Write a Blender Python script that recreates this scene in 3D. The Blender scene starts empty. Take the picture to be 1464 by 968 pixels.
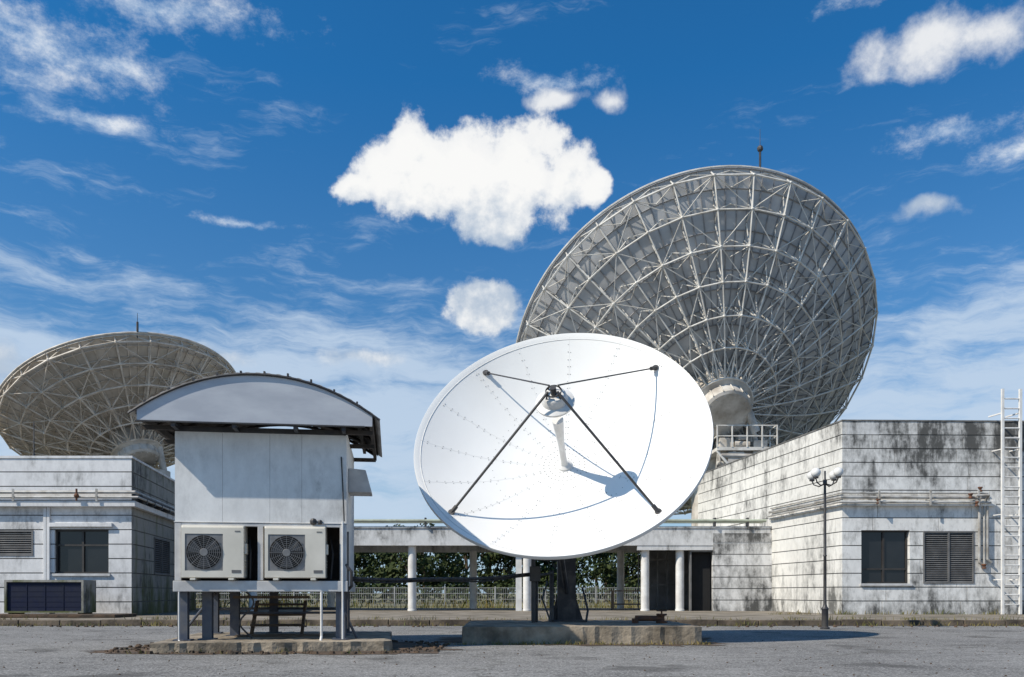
import bpy, math, random
from mathutils import Vector, Matrix
random.seed(7)
scene = bpy.context.scene
R = math.radians

# ------------------------------------------------------------------ node helpers
class NT:
    def __init__(s, nt): s.nt = nt
    def new(s, t, **k):
        n = s.nt.nodes.new(t)
        for a, v in k.items(): setattr(n, a, v)
        return n
    def put(s, sock, v):
        if v is None: return
        if isinstance(v, bpy.types.NodeSocket): s.nt.links.new(v, sock)
        else:
            if isinstance(v, tuple) and len(v) == 3 and sock.type == 'RGBA': v = (*v, 1)
            sock.default_value = v
    def m(s, op, a, b=None, c=None, clamp=False):
        n = s.new('ShaderNodeMath', operation=op, use_clamp=clamp)
        for i, v in enumerate((a, b, c)): s.put(n.inputs[i], v)
        return n.outputs[0]
    def vm(s, op, a, b=None):
        n = s.new('ShaderNodeVectorMath', operation=op)
        s.put(n.inputs[0], a)
        if b is not None: s.put(n.inputs[1], b)
        return n.outputs['Value'] if op in ('LENGTH', 'DOT_PRODUCT', 'DISTANCE') else n.outputs[0]
    def noise(s, vec, scale, detail=5, rough=.55, dist=0.0):
        n = s.new('ShaderNodeTexNoise')
        s.put(n.inputs['Vector'], vec)
        n.inputs['Scale'].default_value = scale
        n.inputs['Detail'].default_value = detail
        n.inputs['Roughness'].default_value = rough
        n.inputs['Distortion'].default_value = dist
        return n
    def mr(s, v, a, b, c=0.0, d=1.0, smooth=False):
        n = s.new('ShaderNodeMapRange')
        if smooth: n.interpolation_type = 'SMOOTHSTEP'
        s.put(n.inputs[0], v)
        for i, x in enumerate((a, b, c, d)): s.put(n.inputs[i + 1], x)
        return n.outputs[0]
    def mix(s, f, a, b, mode='MIX'):
        n = s.new('ShaderNodeMix', data_type='RGBA', blend_type=mode)
        s.put(n.inputs[0], f); s.put(n.inputs[6], a); s.put(n.inputs[7], b)
        return n.outputs[2]
    def sep(s, v):
        n = s.new('ShaderNodeSeparateXYZ'); s.put(n.inputs[0], v); return n.outputs

def new_mat(name):
    m = bpy.data.materials.new(name); m.use_nodes = True
    t = NT(m.node_tree)
    return m, t, m.node_tree.nodes['Principled BSDF']

def mat(name, c1, c2=None, scale=4.0, rough=.6, metal=0.0, stretch=(1, 1, 1), detail=4, bump=0.0, lo=.35, hi=.65, spec=.5):
    m, t, p = new_mat(name)
    p.inputs['Roughness'].default_value = rough
    p.inputs['Metallic'].default_value = metal
    p.inputs['Specular IOR Level'].default_value = spec
    if c2 is None: c2 = tuple(x * .8 for x in c1)
    g = t.new('ShaderNodeNewGeometry')
    v = t.vm('MULTIPLY', g.outputs['Position'], stretch)
    n = t.noise(v, scale, detail, .6)
    f = t.mr(n.outputs[0], lo, hi)
    t.put(p.inputs['Base Color'], t.mix(f, c1, c2))
    if bump:
        b = t.new('ShaderNodeBump'); b.inputs['Strength'].default_value = bump; b.inputs['Distance'].default_value = .02
        n2 = t.noise(v, scale * 8, 3, .6)
        t.put(b.inputs['Height'], n2.outputs[0]); t.put(p.inputs['Normal'], b.outputs[0])
    return m

def wall_mat(name, base, zt, amount=1.0, topdepth=1.6, moss=0.0, lvl=0.0, dark=.05):
    m, t, p = new_mat(name)
    p.inputs['Roughness'].default_value = .85
    p.inputs['Specular IOR Level'].default_value = .2
    g = t.new('ShaderNodeNewGeometry'); pos = g.outputs['Position']; z = t.sep(pos)[2]
    st = t.noise(t.vm('MULTIPLY', pos, (1.9, 1.9, .34)), 1.0, 6, .68).outputs[0]
    bl = t.noise(pos, .55, 6, .68).outputs[0]
    fine = t.noise(t.vm('MULTIPLY', pos, (1, 1, .55)), 6, 5, .7).outputs[0]
    top = t.mr(z, zt - topdepth, zt, 0, 1)
    bot = t.mr(z, 1.3, .1, 0, 1)
    edge = t.m('MAXIMUM', top, bot)
    a = t.m('ADD', t.m('MULTIPLY', edge, .19 * amount), t.m('MULTIPLY', t.m('SUBTRACT', bl, .5), .75))
    a = t.m('ADD', a, t.m('MULTIPLY', t.m('SUBTRACT', fine, .5), .55))
    a = t.m('ADD', a, st)
    rpi = g.outputs['Random Per Island']
    a = t.m('ADD', a, t.m('MULTIPLY', t.m('SUBTRACT', rpi, .5), .09))
    mask = t.mr(a, .60 - lvl, .84 - lvl * .6, 0, 1, True)
    grey = t.mr(a, .46 - lvl, .66 - lvl, 0, 1, True)
    light = t.mr(t.m('ADD', t.m('MULTIPLY', bl, .5), t.m('MULTIPLY', fine, .5)), .36, .64)
    c = t.mix(light, base, tuple(x * .76 for x in base))
    c = t.mix(t.m('MULTIPLY', grey, .42 * min(1, amount)), c, (.27, .265, .25))
    c = t.mix(t.m('MULTIPLY', mask, min(1, .9 * amount)), c, (dark, dark, dark * .95))
    if moss:
        mn = t.noise(t.vm('MULTIPLY', pos, (1.5, 1.5, .35)), 1.3, 5, .65).outputs[0]
        mm = t.m('MULTIPLY', t.mr(t.m('ADD', mn, t.m('MULTIPLY', bot, .15)), .5, .68), moss)
        c = t.mix(mm, c, (.10, .11, .035))
    t.put(p.inputs['Base Color'], c)
    return m

# ------------------------------------------------------------------ mesh helpers
class MB:
    def __init__(s): s.v = []; s.f = []
    def add(s, vs, fs):
        o = len(s.v); s.v += [tuple(x) for x in vs]; s.f += [tuple(i + o for i in f) for f in fs]
    def hexa(s, p):
        s.add(p, [(0, 3, 2, 1), (4, 5, 6, 7), (0, 1, 5, 4), (1, 2, 6, 5), (2, 3, 7, 6), (3, 0, 4, 7)])
    def box(s, x0, x1, y0, y1, z0, z1):
        s.hexa([(x0, y0, z0), (x1, y0, z0), (x1, y1, z0), (x0, y1, z0), (x0, y0, z1), (x1, y0, z1), (x1, y1, z1), (x0, y1, z1)])
    def obox(s, o, du, dn, u0, u1, n0, n1, z0, z1):
        o = Vector(o); P = lambda u, n, z: o + du * u + dn * n + Vector((0, 0, z))
        s.hexa([P(u0, n0, z0), P(u1, n0, z0), P(u1, n1, z0), P(u0, n1, z0), P(u0, n0, z1), P(u1, n0, z1), P(u1, n1, z1), P(u0, n1, z1)])
    def tube(s, a, b, r, n=8, r2=None, cap=True):
        a = Vector(a); b = Vector(b); d = b - a
        if d.length < 1e-6: return
        d.normalize(); q = d.orthogonal().normalized(); w = d.cross(q)
        if r2 is None: r2 = r
        vs = []
        for c, rr in ((a, r), (b, r2)):
            for i in range(n):
                t = 2 * math.pi * i / n; vs.append(c + q * (rr * math.cos(t)) + w * (rr * math.sin(t)))
        fs = [(i, (i + 1) % n, n + (i + 1) % n, n + i) for i in range(n)]
        if cap: fs += [tuple(reversed(range(n))), tuple(range(n, 2 * n))]
        s.add(vs, fs)
    def path(s, pts, r, n=8):
        for i in range(len(pts) - 1): s.tube(pts[i], pts[i + 1], r, n)
        for q in pts[1:-1]: s.ball(q, r * 1.02, n, 5)
    def ball(s, c, r, n=12, m=8, sz=1.0):
        s.lathe([(r * math.sin(math.pi * i / m), -r * sz * math.cos(math.pi * i / m)) for i in range(m + 1)], n, Matrix.Translation(Vector(c)))
    def lathe(s, prof, n=24, M=None, closed=True):
        vs = []; k = len(prof)
        for i in range(n):
            t = 2 * math.pi * i / n
            for (r, z) in prof:
                v = Vector((max(r, 1e-5) * math.cos(t), max(r, 1e-5) * math.sin(t), z))
                vs.append(M @ v if M else v)
        fs = []
        for i in range(n):
            j = (i + 1) % n
            for a in range(k - 1): fs.append((i * k + a, j * k + a, j * k + a + 1, i * k + a + 1))
        s.add(vs, fs)
    def obj(s, name, mt, parent=None, smooth=False, bevel=0, mw=None, auto=None):
        me = bpy.data.meshes.new(name); me.from_pydata(s.v, [], s.f); me.update()
        ob = bpy.data.objects.new(name, me); scene.collection.objects.link(ob)
        me.materials.append(mt)
        if smooth:
            me.polygons.foreach_set('use_smooth', [True] * len(me.polygons))
            if auto: me.set_sharp_from_angle(angle=R(auto))
        if mw is not None: ob.matrix_world = mw
        if parent is not None: ob.parent = parent
        if bevel:
            b = ob.modifiers.new('bevel', 'BEVEL'); b.width = bevel; b.segments = 2; b.limit_method = 'ANGLE'
        return ob

def empty(name, loc=(0, 0, 0), rz=0.0, mw=None):
    e = bpy.data.objects.new(name, None); scene.collection.objects.link(e)
    e.empty_display_size = .3
    e.location = loc; e.rotation_euler = (0, 0, rz)
    if mw is not None: e.matrix_world = mw
    return e

def frame(b, origin):
    z = Vector(b).normalized(); x = Vector((0, 0, 1)).cross(z).normalized(); y = z.cross(x)
    return Matrix(((x.x, y.x, z.x, origin[0]), (x.y, y.y, z.y, origin[1]), (x.z, y.z, z.z, origin[2]), (0, 0, 0, 1)))

def subtract(a, b, cuts):
    segs = [(a, b)]
    for c0, c1 in cuts:
        out = []
        for s0, s1 in segs:
            if c1 <= s0 or c0 >= s1: out.append((s0, s1)); continue
            if c0 > s0: out.append((s0, c0))
            if c1 < s1: out.append((c1, s1))
        segs = out
    return segs

M_joint = None
def coursed(mb, o, du, dn, L, z0, z1, h, gap=.03, thick=.25, openings=(), joint=2.4, rnd=None, parent=None, nm='joints'):
    """courses of panels, dn points INTO the wall; recessed darker joint layer behind"""
    o = Vector(o); rnd = rnd or random.Random(3)
    z = z0; k = 0
    while z < z1 - 1e-4:
        ze = min(z + h, z1); zt = ze - (gap if ze < z1 else 0)
        cuts = sorted({z, zt} | {q for op in openings for q in (op[2], op[3]) if z < q < zt})
        js = []; u = rnd.uniform(.3, joint)
        while u < L: js.append(u); u += joint * rnd.uniform(.75, 1.25)
        for a, b in zip(cuts[:-1], cuts[1:]):
            c = [(op[0], op[1]) for op in openings if op[2] < b - 1e-5 and op[3] > a + 1e-5]
            c += [(j - .009, j + .009) for j in js] if joint < 50 else []
            for s0, s1 in subtract(.003, L, c): mb.obox(o, du, dn, s0, s1, 0, thick, a, b)
        z = ze; k += 1
    jb = MB()
    cuts = sorted({z0, z1 - .02} | {q for op in openings for q in (op[2], op[3])})
    for a, b in zip(cuts[:-1], cuts[1:]):
        c = [(op[0], op[1]) for op in openings if op[2] < b - 1e-5 and op[3] > a + 1e-5]
        for s0, s1 in subtract(.02, L - .02, c): jb.obox(o, du, dn, s0 + .001, s1 - .001, .022, thick - .01, a, b)
    jb.obj(nm, M_joint, parent)

# ------------------------------------------------------------------ materials
def asphalt():
    m, t, p = new_mat('weathered_asphalt'); p.inputs['Roughness'].default_value = .9; p.inputs['Specular IOR Level'].default_value = .25
    g = t.new('ShaderNodeNewGeometry'); pos = g.outputs['Position']
    big = t.noise(pos, .35, 5, .65).outputs[0]; mid = t.noise(t.vm('MULTIPLY', pos, (1, 2.5, 1)), 1.6, 6, .7).outputs[0]
    sp = t.noise(pos, 38, 2, .8).outputs[0]; sp2 = t.noise(pos, 12, 5, .8).outputs[0]
    oil = t.noise(t.vm('ADD', pos, (13.0, 4.0, 0.0)), .8, 5, .55).outputs[0]
    c = t.mix(t.mr(big, .35, .65), (.24, .232, .218), (.135, .131, .124))
    c = t.mix(t.m('MULTIPLY', t.mr(mid, .48, .64), .6), c, (.07, .065, .058))
    c = t.mix(t.m('MULTIPLY', t.mr(sp, .50, .62), .85), c, (.42, .405, .385))
    c = t.mix(t.m('MULTIPLY', t.mr(sp2, .53, .62), .75), c, (.05, .048, .045))
    c = t.mix(t.m('MULTIPLY', t.mr(oil, .58, .66), .55), c, (.05, .047, .043))
    v = t.new('ShaderNodeTexVoronoi', feature='DISTANCE_TO_EDGE')
    v.inputs['Scale'].default_value = .22
    wn = t.noise(pos, 1.5, 3, .6)
    wv = t.vm('MULTIPLY', t.vm('SUBTRACT', wn.outputs['Color'], (.5, .5, .5)), (1.9, 1.9, 0))
    t.put(v.inputs['Vector'], t.vm('ADD', pos, wv))
    cr = t.mr(v.outputs['Distance'], .0, .009, 1, 0)
    c = t.mix(t.m('MULTIPLY', cr, .45), c, (.05, .045, .03))
    t.put(p.inputs['Base Color'], c)
    b = t.new('ShaderNodeBump'); b.inputs['Strength'].default_value = .7; b.inputs['Distance'].default_value = .012
    t.put(b.inputs['Height'], sp2); t.put(p.inputs['Normal'], b.outputs[0])
    return m
M_asph = asphalt()
M_joint = mat('grimy_joint', (.14, .14, .135), (.06, .06, .06), 2, .9)
M_ground = mat('dry_ground', (.22, .18, .09), (.10, .11, .04), 1.2, .95, bump=.5)
M_pave = mat('pavement_concrete', (.28, .24, .19), (.12, .10, .07), 1.1, .9, bump=.5)
M_kerb = mat('kerb_concrete', (.18, .14, .10), (.05, .04, .03), 2.0, .9, bump=.6)
M_slab = mat('old_slab_concrete', (.36, .30, .225), (.11, .09, .065), 2.2, .9, bump=.8, detail=8)
M_dirt = mat('dirt', (.12, .075, .045), (.045, .035, .025), 3.0, .95, bump=.8)
M_wallR = wall_mat('stained_white_render', (.82, .81, .78), 6.15, 1.0, 2.3, lvl=.065)
M_wallRs = wall_mat('stained_white_render_side', (.76, .74, .69), 6.3, .9, 1.2, lvl=.02)
M_wallL = wall_mat('white_render', (.77, .765, .76), 4.8, .55, .8, lvl=-.04)
M_wallLs = wall_mat('mossy_shaded_render', (.32, .31, .28), 4.8, .95, 1.5, moss=.85, lvl=.06)  # moss over a base colour darkened to paint in the side wall's shade
M_walk = wall_mat('walkway_render', (.74, .735, .72), 3.1, .8, .5, lvl=-.05)
M_walkst = wall_mat('walkway_wall_render', (.78, .77, .75), 3.1, 1.0, 1.2, lvl=.05)
M_cope = mat('mildewed_coping', (.22, .21, .20), (.07, .07, .065), 2.5, .9, bump=.5)
M_glass = mat('dark_window_glass', (.012, .014, .018), (.02, .022, .025), 1.0, .08)
M_frame = mat('dark_window_frame', (.03, .025, .022), (.05, .045, .04), 3, .5)
M_black = mat('black_void', (.008, .008, .009), (.012, .012, .012), 3, .9)
M_louv = mat('grey_louvre', (.18, .175, .17), (.11, .11, .11), 3, .6)
M_steelw = mat('galvanised_strut', (.76, .73, .67), (.50, .46, .40), 2.5, .5, lo=.4, hi=.7)
M_strutL = mat('weathered_strut', (.68, .61, .52), (.38, .32, .25), 2.5, .6, lo=.4, hi=.7)
M_skin = mat('reflector_back_panel', (.54, .54, .54), (.36, .365, .37), .7, .6)
M_fin = mat('reflector_panel_rib', (.28, .28, .29), (.20, .20, .20), .7, .6)
M_skinL = mat('reflector_back_panel_old', (.60, .54, .47), (.38, .34, .28), .9, .7)
M_hub = mat('hub_paint', (.64, .60, .54), (.36, .32, .27), 1.5, .6)
M_white = mat('white_reflector_paint', (.85, .84, .81), (.79, .775, .74), .9, .45, lo=.3, hi=.75, spec=.3, stretch=(1, 1, .6))
M_whitep = mat('white_paint', (.78, .77, .74), (.62, .60, .57), 3, .5)
M_bolt = mat('bolt', (.13, .12, .11), (.26, .25, .23), 40, .6)
M_dark = mat('dark_steel', (.03, .03, .035), (.06, .055, .05), 6, .5)
M_post = mat('weathered_black_steel', (.035, .035, .04), (.12, .11, .10), 5, .6, lo=.45, hi=.75)
M_cabin = wall_mat('cabin_panel', (.82, .815, .79), 3.6, .35, .4, lvl=-.10)
M_cabfr = mat('cabin_frame', (.62, .615, .60), (.44, .43, .42), 3, .6)
M_gable = mat('gable_sheet', (.52, .54, .57), (.42, .44, .48), 1.5, .5, stretch=(1, 1, 3))
M_roof = mat('roof_sheet', (.62, .62, .61), (.35, .34, .32), 2, .5)
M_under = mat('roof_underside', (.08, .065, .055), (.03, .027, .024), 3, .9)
M_ac = mat('ac_casing', (.74, .69, .59), (.62, .58, .49), 2, .45)
M_acd = mat('ac_dark', (.05, .05, .055), (.09, .09, .09), 10, .6)
M_acg = mat('ac_guard', (.22, .22, .22), (.16, .16, .16), 10, .5)
M_leg = mat('blue_grey_steel', (.06, .075, .11), (.13, .13, .135), 5, .55)
M_pipe = mat('pipe_paint', (.46, .45, .43), (.24, .22, .19), 3, .5)
M_pipeg = mat('pale_green_pipe', (.42, .46, .36), (.30, .31, .24), 3, .5)
M_rust = mat('rusty_valve', (.18, .07, .03), (.07, .04, .03), 10, .8)
M_globe = mat('opal_globe', (.80, .79, .76), (.74, .72, .68), 3, .25)
M_fence = mat('fence_steel', (.42, .42, .42), (.30, .30, .30), 2, .6)
M_wood = mat('old_wood', (.16, .11, .07), (.08, .06, .045), 5, .8)
M_coil = mat('coil_blue_black', (.008, .013, .040), (.016, .02, .038), 4, .7, spec=.2)
def leafmat(name, a, b, c):
    m, t, p = new_mat(name); p.inputs['Roughness'].default_value = .7; p.inputs['Specular IOR Level'].default_value = .2
    g = t.new('ShaderNodeNewGeometry')
    n = t.noise(g.outputs['Position'], .5, 3, .6).outputs[0]
    col = t.mix(t.mr(n, .38, .62), a, b); col = t.mix(t.m('MULTIPLY', g.outputs['Random Per Island'], .6), col, c)
    t.put(p.inputs['Base Color'], col); return m
M_leaf = leafmat('foliage', (.022, .040, .010), (.048, .062, .015), (.04, .05, .017))
M_weed = leafmat('dry_weed', (.18, .15, .05), (.07, .10, .025), (.26, .19, .08))

# ------------------------------------------------------------------ ground
mb = MB(); mb.add([(-1500, -300, 0), (1500, -300, 0), (1500, 3000, 0), (-1500, 3000, 0)], [(0, 1, 2, 3)]); mb.obj('ground', M_ground)
mb = MB(); mb.add([(-60, -25, .004), (60, -25, .004), (60, 20.4, .004), (-60, 20.4, .004)], [(0, 1, 2, 3)]); mb.obj('road', M_asph)
pv = empty('pavement')
mb = MB(); mb.box(-40, 40, 20.55, 37, .0, .14); mb.obj('paving', M_pave, pv)
mb = MB(); x = -40; rk = random.Random(5)
while x < 40:
    l = 1.0; d = rk.uniform(-.012, .012)
    mb.box(x + .008, x + l - .008, 20.4 + d, 20.548, .0, .15 + rk.uniform(-.008, .008)); x += l
mb.obj('kerb', M_kerb, pv, bevel=.015)

# ------------------------------------------------------------------ windows
def window(parent, o, du, dn, u0, u1, z0, z1, mull=1, trans=None, nm='window'):
    rec = .13
    mb = MB(); mb.obox(o, du, dn, u0, u1, rec + .03, rec + .05, z0, z1); mb.obj(nm + '_glass', M_glass, parent)
    mb = MB(); w = .05
    mb.obox(o, du, dn, u0, u1, rec - .02, rec + .025, z0, z0 + w); mb.obox(o, du, dn, u0, u1, rec - .02, rec + .025, z1 - w, z1)
    mb.obox(o, du, dn, u0, u0 + w, rec - .018, rec + .027, z0 + w, z1 - w); mb.obox(o, du, dn, u1 - w, u1, rec - .018, rec + .027, z0 + w, z1 - w)
    for i in range(mull):
        c = u0 + (u1 - u0) * (i + 1) / (mull + 1); mb.obox(o, du, dn, c - w * .6, c + w * .6, rec - .015, rec + .027, z0 + w, z1 - w)
    if trans: mb.obox(o, du, dn, u0 + w, u1 - w, rec - .012, rec + .026, trans - w * .5, trans + w * .5)
    mb.obj(nm + '_frame', M_frame, parent)
    mb = MB(); mb.obox(o, du, dn, u0 - .05, u1 + .05, -.06, .10, z0 - .07, z0 - .003); mb.obj(nm + '_sill', M_cabfr, parent)

def louvre(parent, o, du, dn, u0, u1, z0, z1, nm='louvre'):
    mb = MB(); w = .05
    mb.obox(o, du, dn, u0, u1, .10, .12, z0, z1); mb.obj(nm + '_back', M_black, parent)
    mb = MB()
    mb.obox(o, du, dn, u0, u1, -.02, .06, z0, z0 + w); mb.obox(o, du, dn, u0, u1, -.02, .06, z1 - w, z1)
    mid = (u0 + u1) / 2
    for a in (u0, mid - w / 2, u1 - w): mb.obox(o, du, dn, a, a + w, -.018, .062, z0 + w, z1 - w)
    z = z0 + w
    oV = Vector(o)
    while z < z1 - w - .03:
        for a, b in ((u0 + w, mid - w / 2), (mid + w / 2, u1 - w)):
            P = lambda u, n, zz: oV + du * u + dn * n + Vector((0, 0, zz))
            mb.hexa([P(a, 0, z), P(b, 0, z), P(b, .07, z + .05), P(a, .07, z + .05), P(a, 0, z + .012), P(b, 0, z + .012), P(b, .07, z + .062), P(a, .07, z + .062)])
        z += .065
    mb.obj(nm, M_louv, parent)

# ------------------------------------------------------------------ right building
bR = empty('concrete_building')
A = Vector((10.23, 26, 0)); d1 = Vector((math.cos(R(1.5)), math.sin(R(1.5)), 0)); d2 = Vector((-.1445, .9895, 0))
up = lambda z: Vector((0, 0, z))
ops = [(.60, 2.12, 1.10, 2.75), (2.54, 4.15, 1.10, 2.73), (8.2, 9.6, 1.1, 2.75)]
mb = MB(); coursed(mb, A, d1, d2, 14, .14, 6.13, .43, openings=ops, rnd=random.Random(11), parent=bR); mb.obj('front_wall', M_wallR, bR)
mb = MB(); coursed(mb, A + Vector((0, 0, .003)), d2, d1, 12.3, .14, 6.127, .43, rnd=random.Random(12), parent=bR); mb.obj('side_wall', M_wallRs, bR)
B = A + d1 * 14; C_ = A + d2 * 12.3
mb = MB(); mb.obox(B, d2, -d1, .26, 12.3, 0, .25, .14, 6.12); mb.obox(C_, d1, -d2, .26, 13.7, 0, .25, .14, 6.12)
mb.obj('rear_walls', M_wallR, bR)
mb = MB(); mb.obox(A, d1, d2, .26, 13.7, .26, 12.0, 5.6, 5.75); mb.obj('roof', M_cope, bR)
mb = MB()
mb.obox(A, d1, d2, -.02, 14, -.02, .29, 6.133, 6.175); mb.obox(A, d2, d1, .292, 12.3, -.02, .29, 6.133, 6.172)
mb.obj('coping', M_cope, bR)
mb = MB()
mb.obox(A, d1, d2, -.09, 4.75, -.14, -.002, 3.50, 3.66)
mb.obox(A, d2, d1, 0.0, 4.9, -.09, -.002, 3.50, 3.657)
mb.obj('ledge', M_wallR, bR, bevel=.01)
mb = MB(); mb.obox(A, d1, d2, .12, 1.15, -.006, .0, 5.72, 6.08); mb.obj('patched_panel', M_walk, bR)
mb = MB()
for (zz, nn, r) in ((3.76, -.10, .045), (3.60, -.19, .03), (3.90, -.06, .022)):
    P = lambda u, n=nn, z=zz: A + d1 * u + d2 * n + Vector((0, 0, z))
    Q = lambda u, n=nn, z=zz: A + d2 * u + d1 * n + Vector((0, 0, z))
    corner = A + d1 * nn + d2 * nn + Vector((0, 0, zz))
    mb.path([Q(4.8), corner, P(4.55)], r)
for u in (1.0, 2.6, 4.1):
    mb.obox(A, d1, d2, u, u + .05, -.26, .0, 3.68, 3.70); mb.obox(A, d1, d2, u, u + .05, -.26, -.23, 3.50, 3.98)
for u in (1.4, 3.2):
    mb.obox(A, d2, d1, u, u + .05, -.22, .0, 3.68, 3.70)
for (u, zb, r) in ((4.25, 1.75, .045), (4.5, 1.85, .04)):
    P = lambda uu, n, z: A + d1 * uu + d2 * n + Vector((0, 0, z))
    mb.path([P(u, -.10, 3.76), P(u, -.10, zb), P(u + .12, -.10, zb - .1)], r)
mb.path([A + d1 * 4.0 + d2 * -.3 + up(3.8), A + d1 * 4.4 + d2 * -.3 + up(3.8), A + d1 * 4.4 + d2 * -.1 + up(3.6), A + d1 * 4.4 + d2 * -.1 + up(1.7)], .035)
mb.obj('wall_pipes', M_pipe, bR, smooth=True, auto=40)
mb = MB()
for (u, z) in ((3.9, 3.8), (4.2, 4.0), (4.32, 1.62), (1.02, 3.62), (4.1, 3.55)):
    c = A + d1 * u + d2 * -.2 + Vector((0, 0, z)); mb.lathe([(0, -.07), (.06, -.07), (.06, -.03), (.035, 0), (.07, .05), (.07, .08), (0, .08)], 10, Matrix.Translation(c))
mb.obj('valves', M_rust, bR)
window(bR, A, d1, d2, *ops[0], mull=1, trans=1.55)
window(bR, A, d1, d2, *ops[2], mull=1, nm='rear_window')
louvre(bR, A, d1, d2, *ops[1])
lad = empty('wall_ladder')
mb = MB(); L0 = A + d1 * 4.72 + d2 * -.45
for u in (0, .55): mb.obox(L0, d1, d2, u - .035, u + .035, -.03, .03, .15, 7.05)
z = .45
while z < 6.9: mb.tube(L0 + up(z), L0 + d1 * .55 + up(z), .022, 6); z += .30
for zz in (1.2, 3.2, 5.2):
    for u in (0, .55): mb.obox(L0, d1, d2, u - .015, u + .015, .03, .448, zz, zz + .03)
for u in (0, .55):
    mb.obox(L0, d1, d2, u - .02, u + .02, .03, .60, 6.3, 6.34)
mb.obj('rails_and_rungs', M_whitep, lad)

# ------------------------------------------------------------------ left building
bL = empty('concrete_building')
A2 = Vector((-11.06, 24.4, 0)); e1 = Vector((-1, 0, 0)); e2 = Vector((-.163, .9866, 0))
ops2 = [(.67, 2.24, 1.37, 2.65), (2.86, 5.0, 1.88, 2.63), (7, 8.5, 1.4, 2.6)]
mb = MB(); coursed(mb, A2, e1, e2, 16, .14, 4.72, .42, openings=ops2, joint=99, parent=bL); mb.obj('front_wall', M_wallL, bL)
ops2s = [(2.5, 4.6, 1.4, 2.6)]
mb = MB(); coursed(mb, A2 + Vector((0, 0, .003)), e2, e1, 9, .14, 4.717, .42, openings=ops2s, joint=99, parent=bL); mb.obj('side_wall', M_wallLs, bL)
mb = MB(); mb.obox(A2 + e1 * 16, e2, -e1, .26, 9, 0, .25, .14, 4.7); mb.obox(A2 + e2 * 9, e1, -e2, .26, 15.7, 0, .25, .14, 4.7); mb.obj('rear_walls', M_wallL, bL)
mb = MB(); mb.obox(A2, e1, e2, .26, 15.7, .26, 8.7, 4.3, 4.45); mb.obj('roof', M_cope, bL)
mb = MB(); mb.obox(A2, e1, e2, -.03, 16, -.03, .3, 4.723, 4.79); mb.obox(A2, e2, e1, .303, 9, -.03, .3, 4.723, 4.787); mb.obj('coping', M_wallL, bL)
mb = MB(); mb.obox(A2, e1, e2, -.16, 16, -.22, -.003, 3.30, 3.46); mb.obox(A2, e2, e1, 0, 9, -.16, -.003, 3.30, 3.457)
mb.obox(A2, e1, e2, .55, 2.36, -.10, -.003, 2.72, 2.84)
for u in (2.36, 2.46): mb.obox(A2, e1, e2, u, u + .09, -.07, -.003, .14, 3.30)
mb.obj('ledge', M_wallL, bL, bevel=.01)
mb = MB()
for (zz, nn, r) in ((3.72, -.14, .05), (3.56, -.26, .035)):
    corner = A2 + e1 * nn + e2 * nn + up(zz)
    mb.path([A2 + e2 * 8 + e1 * nn + up(zz), corner, A2 + e1 * 12 + e2 * nn + up(zz)], r)
for u in (.9, 3.3, 5.8): mb.obox(A2, e1, e2, u, u + .06, -.3, -.27, 3.44, 3.8)
mb.obj('roof_pipes', M_pipe, bL, smooth=True, auto=40)
mb = MB()
for u in (.6, 1.5, 2.4, 3.4):
    mb.obox(A2, e2, e1, u, u + .06, -.3, -.02, 3.46, 3.6)
mb.path([A2 + e2 * 7 + e1 * -.22 + up(3.64), A2 + e2 * .2 + e1 * -.22 + up(3.64)], .05)
mb.obj('side_pipes', M_post, bL)
mb = MB(); mb.ball(A2 + e1 * 1.5 + e2 * -.3 + up(3.60), .07); mb.tube(A2 + e1 * 1.5 + e2 * -.3 + up(3.45), A2 + e1 * 1.5 + e2 * -.3 + up(3.8), .03); mb.obj('valves', M_rust, bL)
window(bL, A2, e1, e2, *ops2[0], mull=1, trans=2.2)
louvre(bL, A2, e1, e2, *ops2[1])
window(bL, A2, e1, e2, *ops2[2], nm='far_window')
louvre(bL, A2, e2, e1, *ops2s[0], nm='side_louvre')

cu = empty('condenser_unit', (-12.75, 23.2, .14))
mb = MB()
mb.box(-1.08, 1.08, -.35, .35, .12, .17); mb.box(-1.08, 1.08, -.35, .35, .96, 1.02)
for a in (-1.08, 1.02): mb.box(a, a + .06, -.35, .35, .17, .96)
for a in (-1.0, .9): mb.box(a, a + .1, -.3, .3, 0, .12)
mb.obj('frame', M_wallLs, cu)
mb = MB(); mb.box(-1.02, 1.02, -.30, .3, .17, .96); mb.obj('coil', M_coil, cu)
mb = MB()
for i in range(5): mb.box(-1.02, 1.02, -.306, -.301, .28 + i * .14, .288 + i * .14)
for i in range(3): mb.box(-.5 + i * .5, -.48 + i * .5, -.312, -.307, .17, .96)
mb.obj('fins', M_coil, cu)
mb = MB(); mb.box(-1.5, 2.2, -.9, .4, .0, .09); mb.obj('plinth', M_dirt, cu, bevel=.02)

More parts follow.
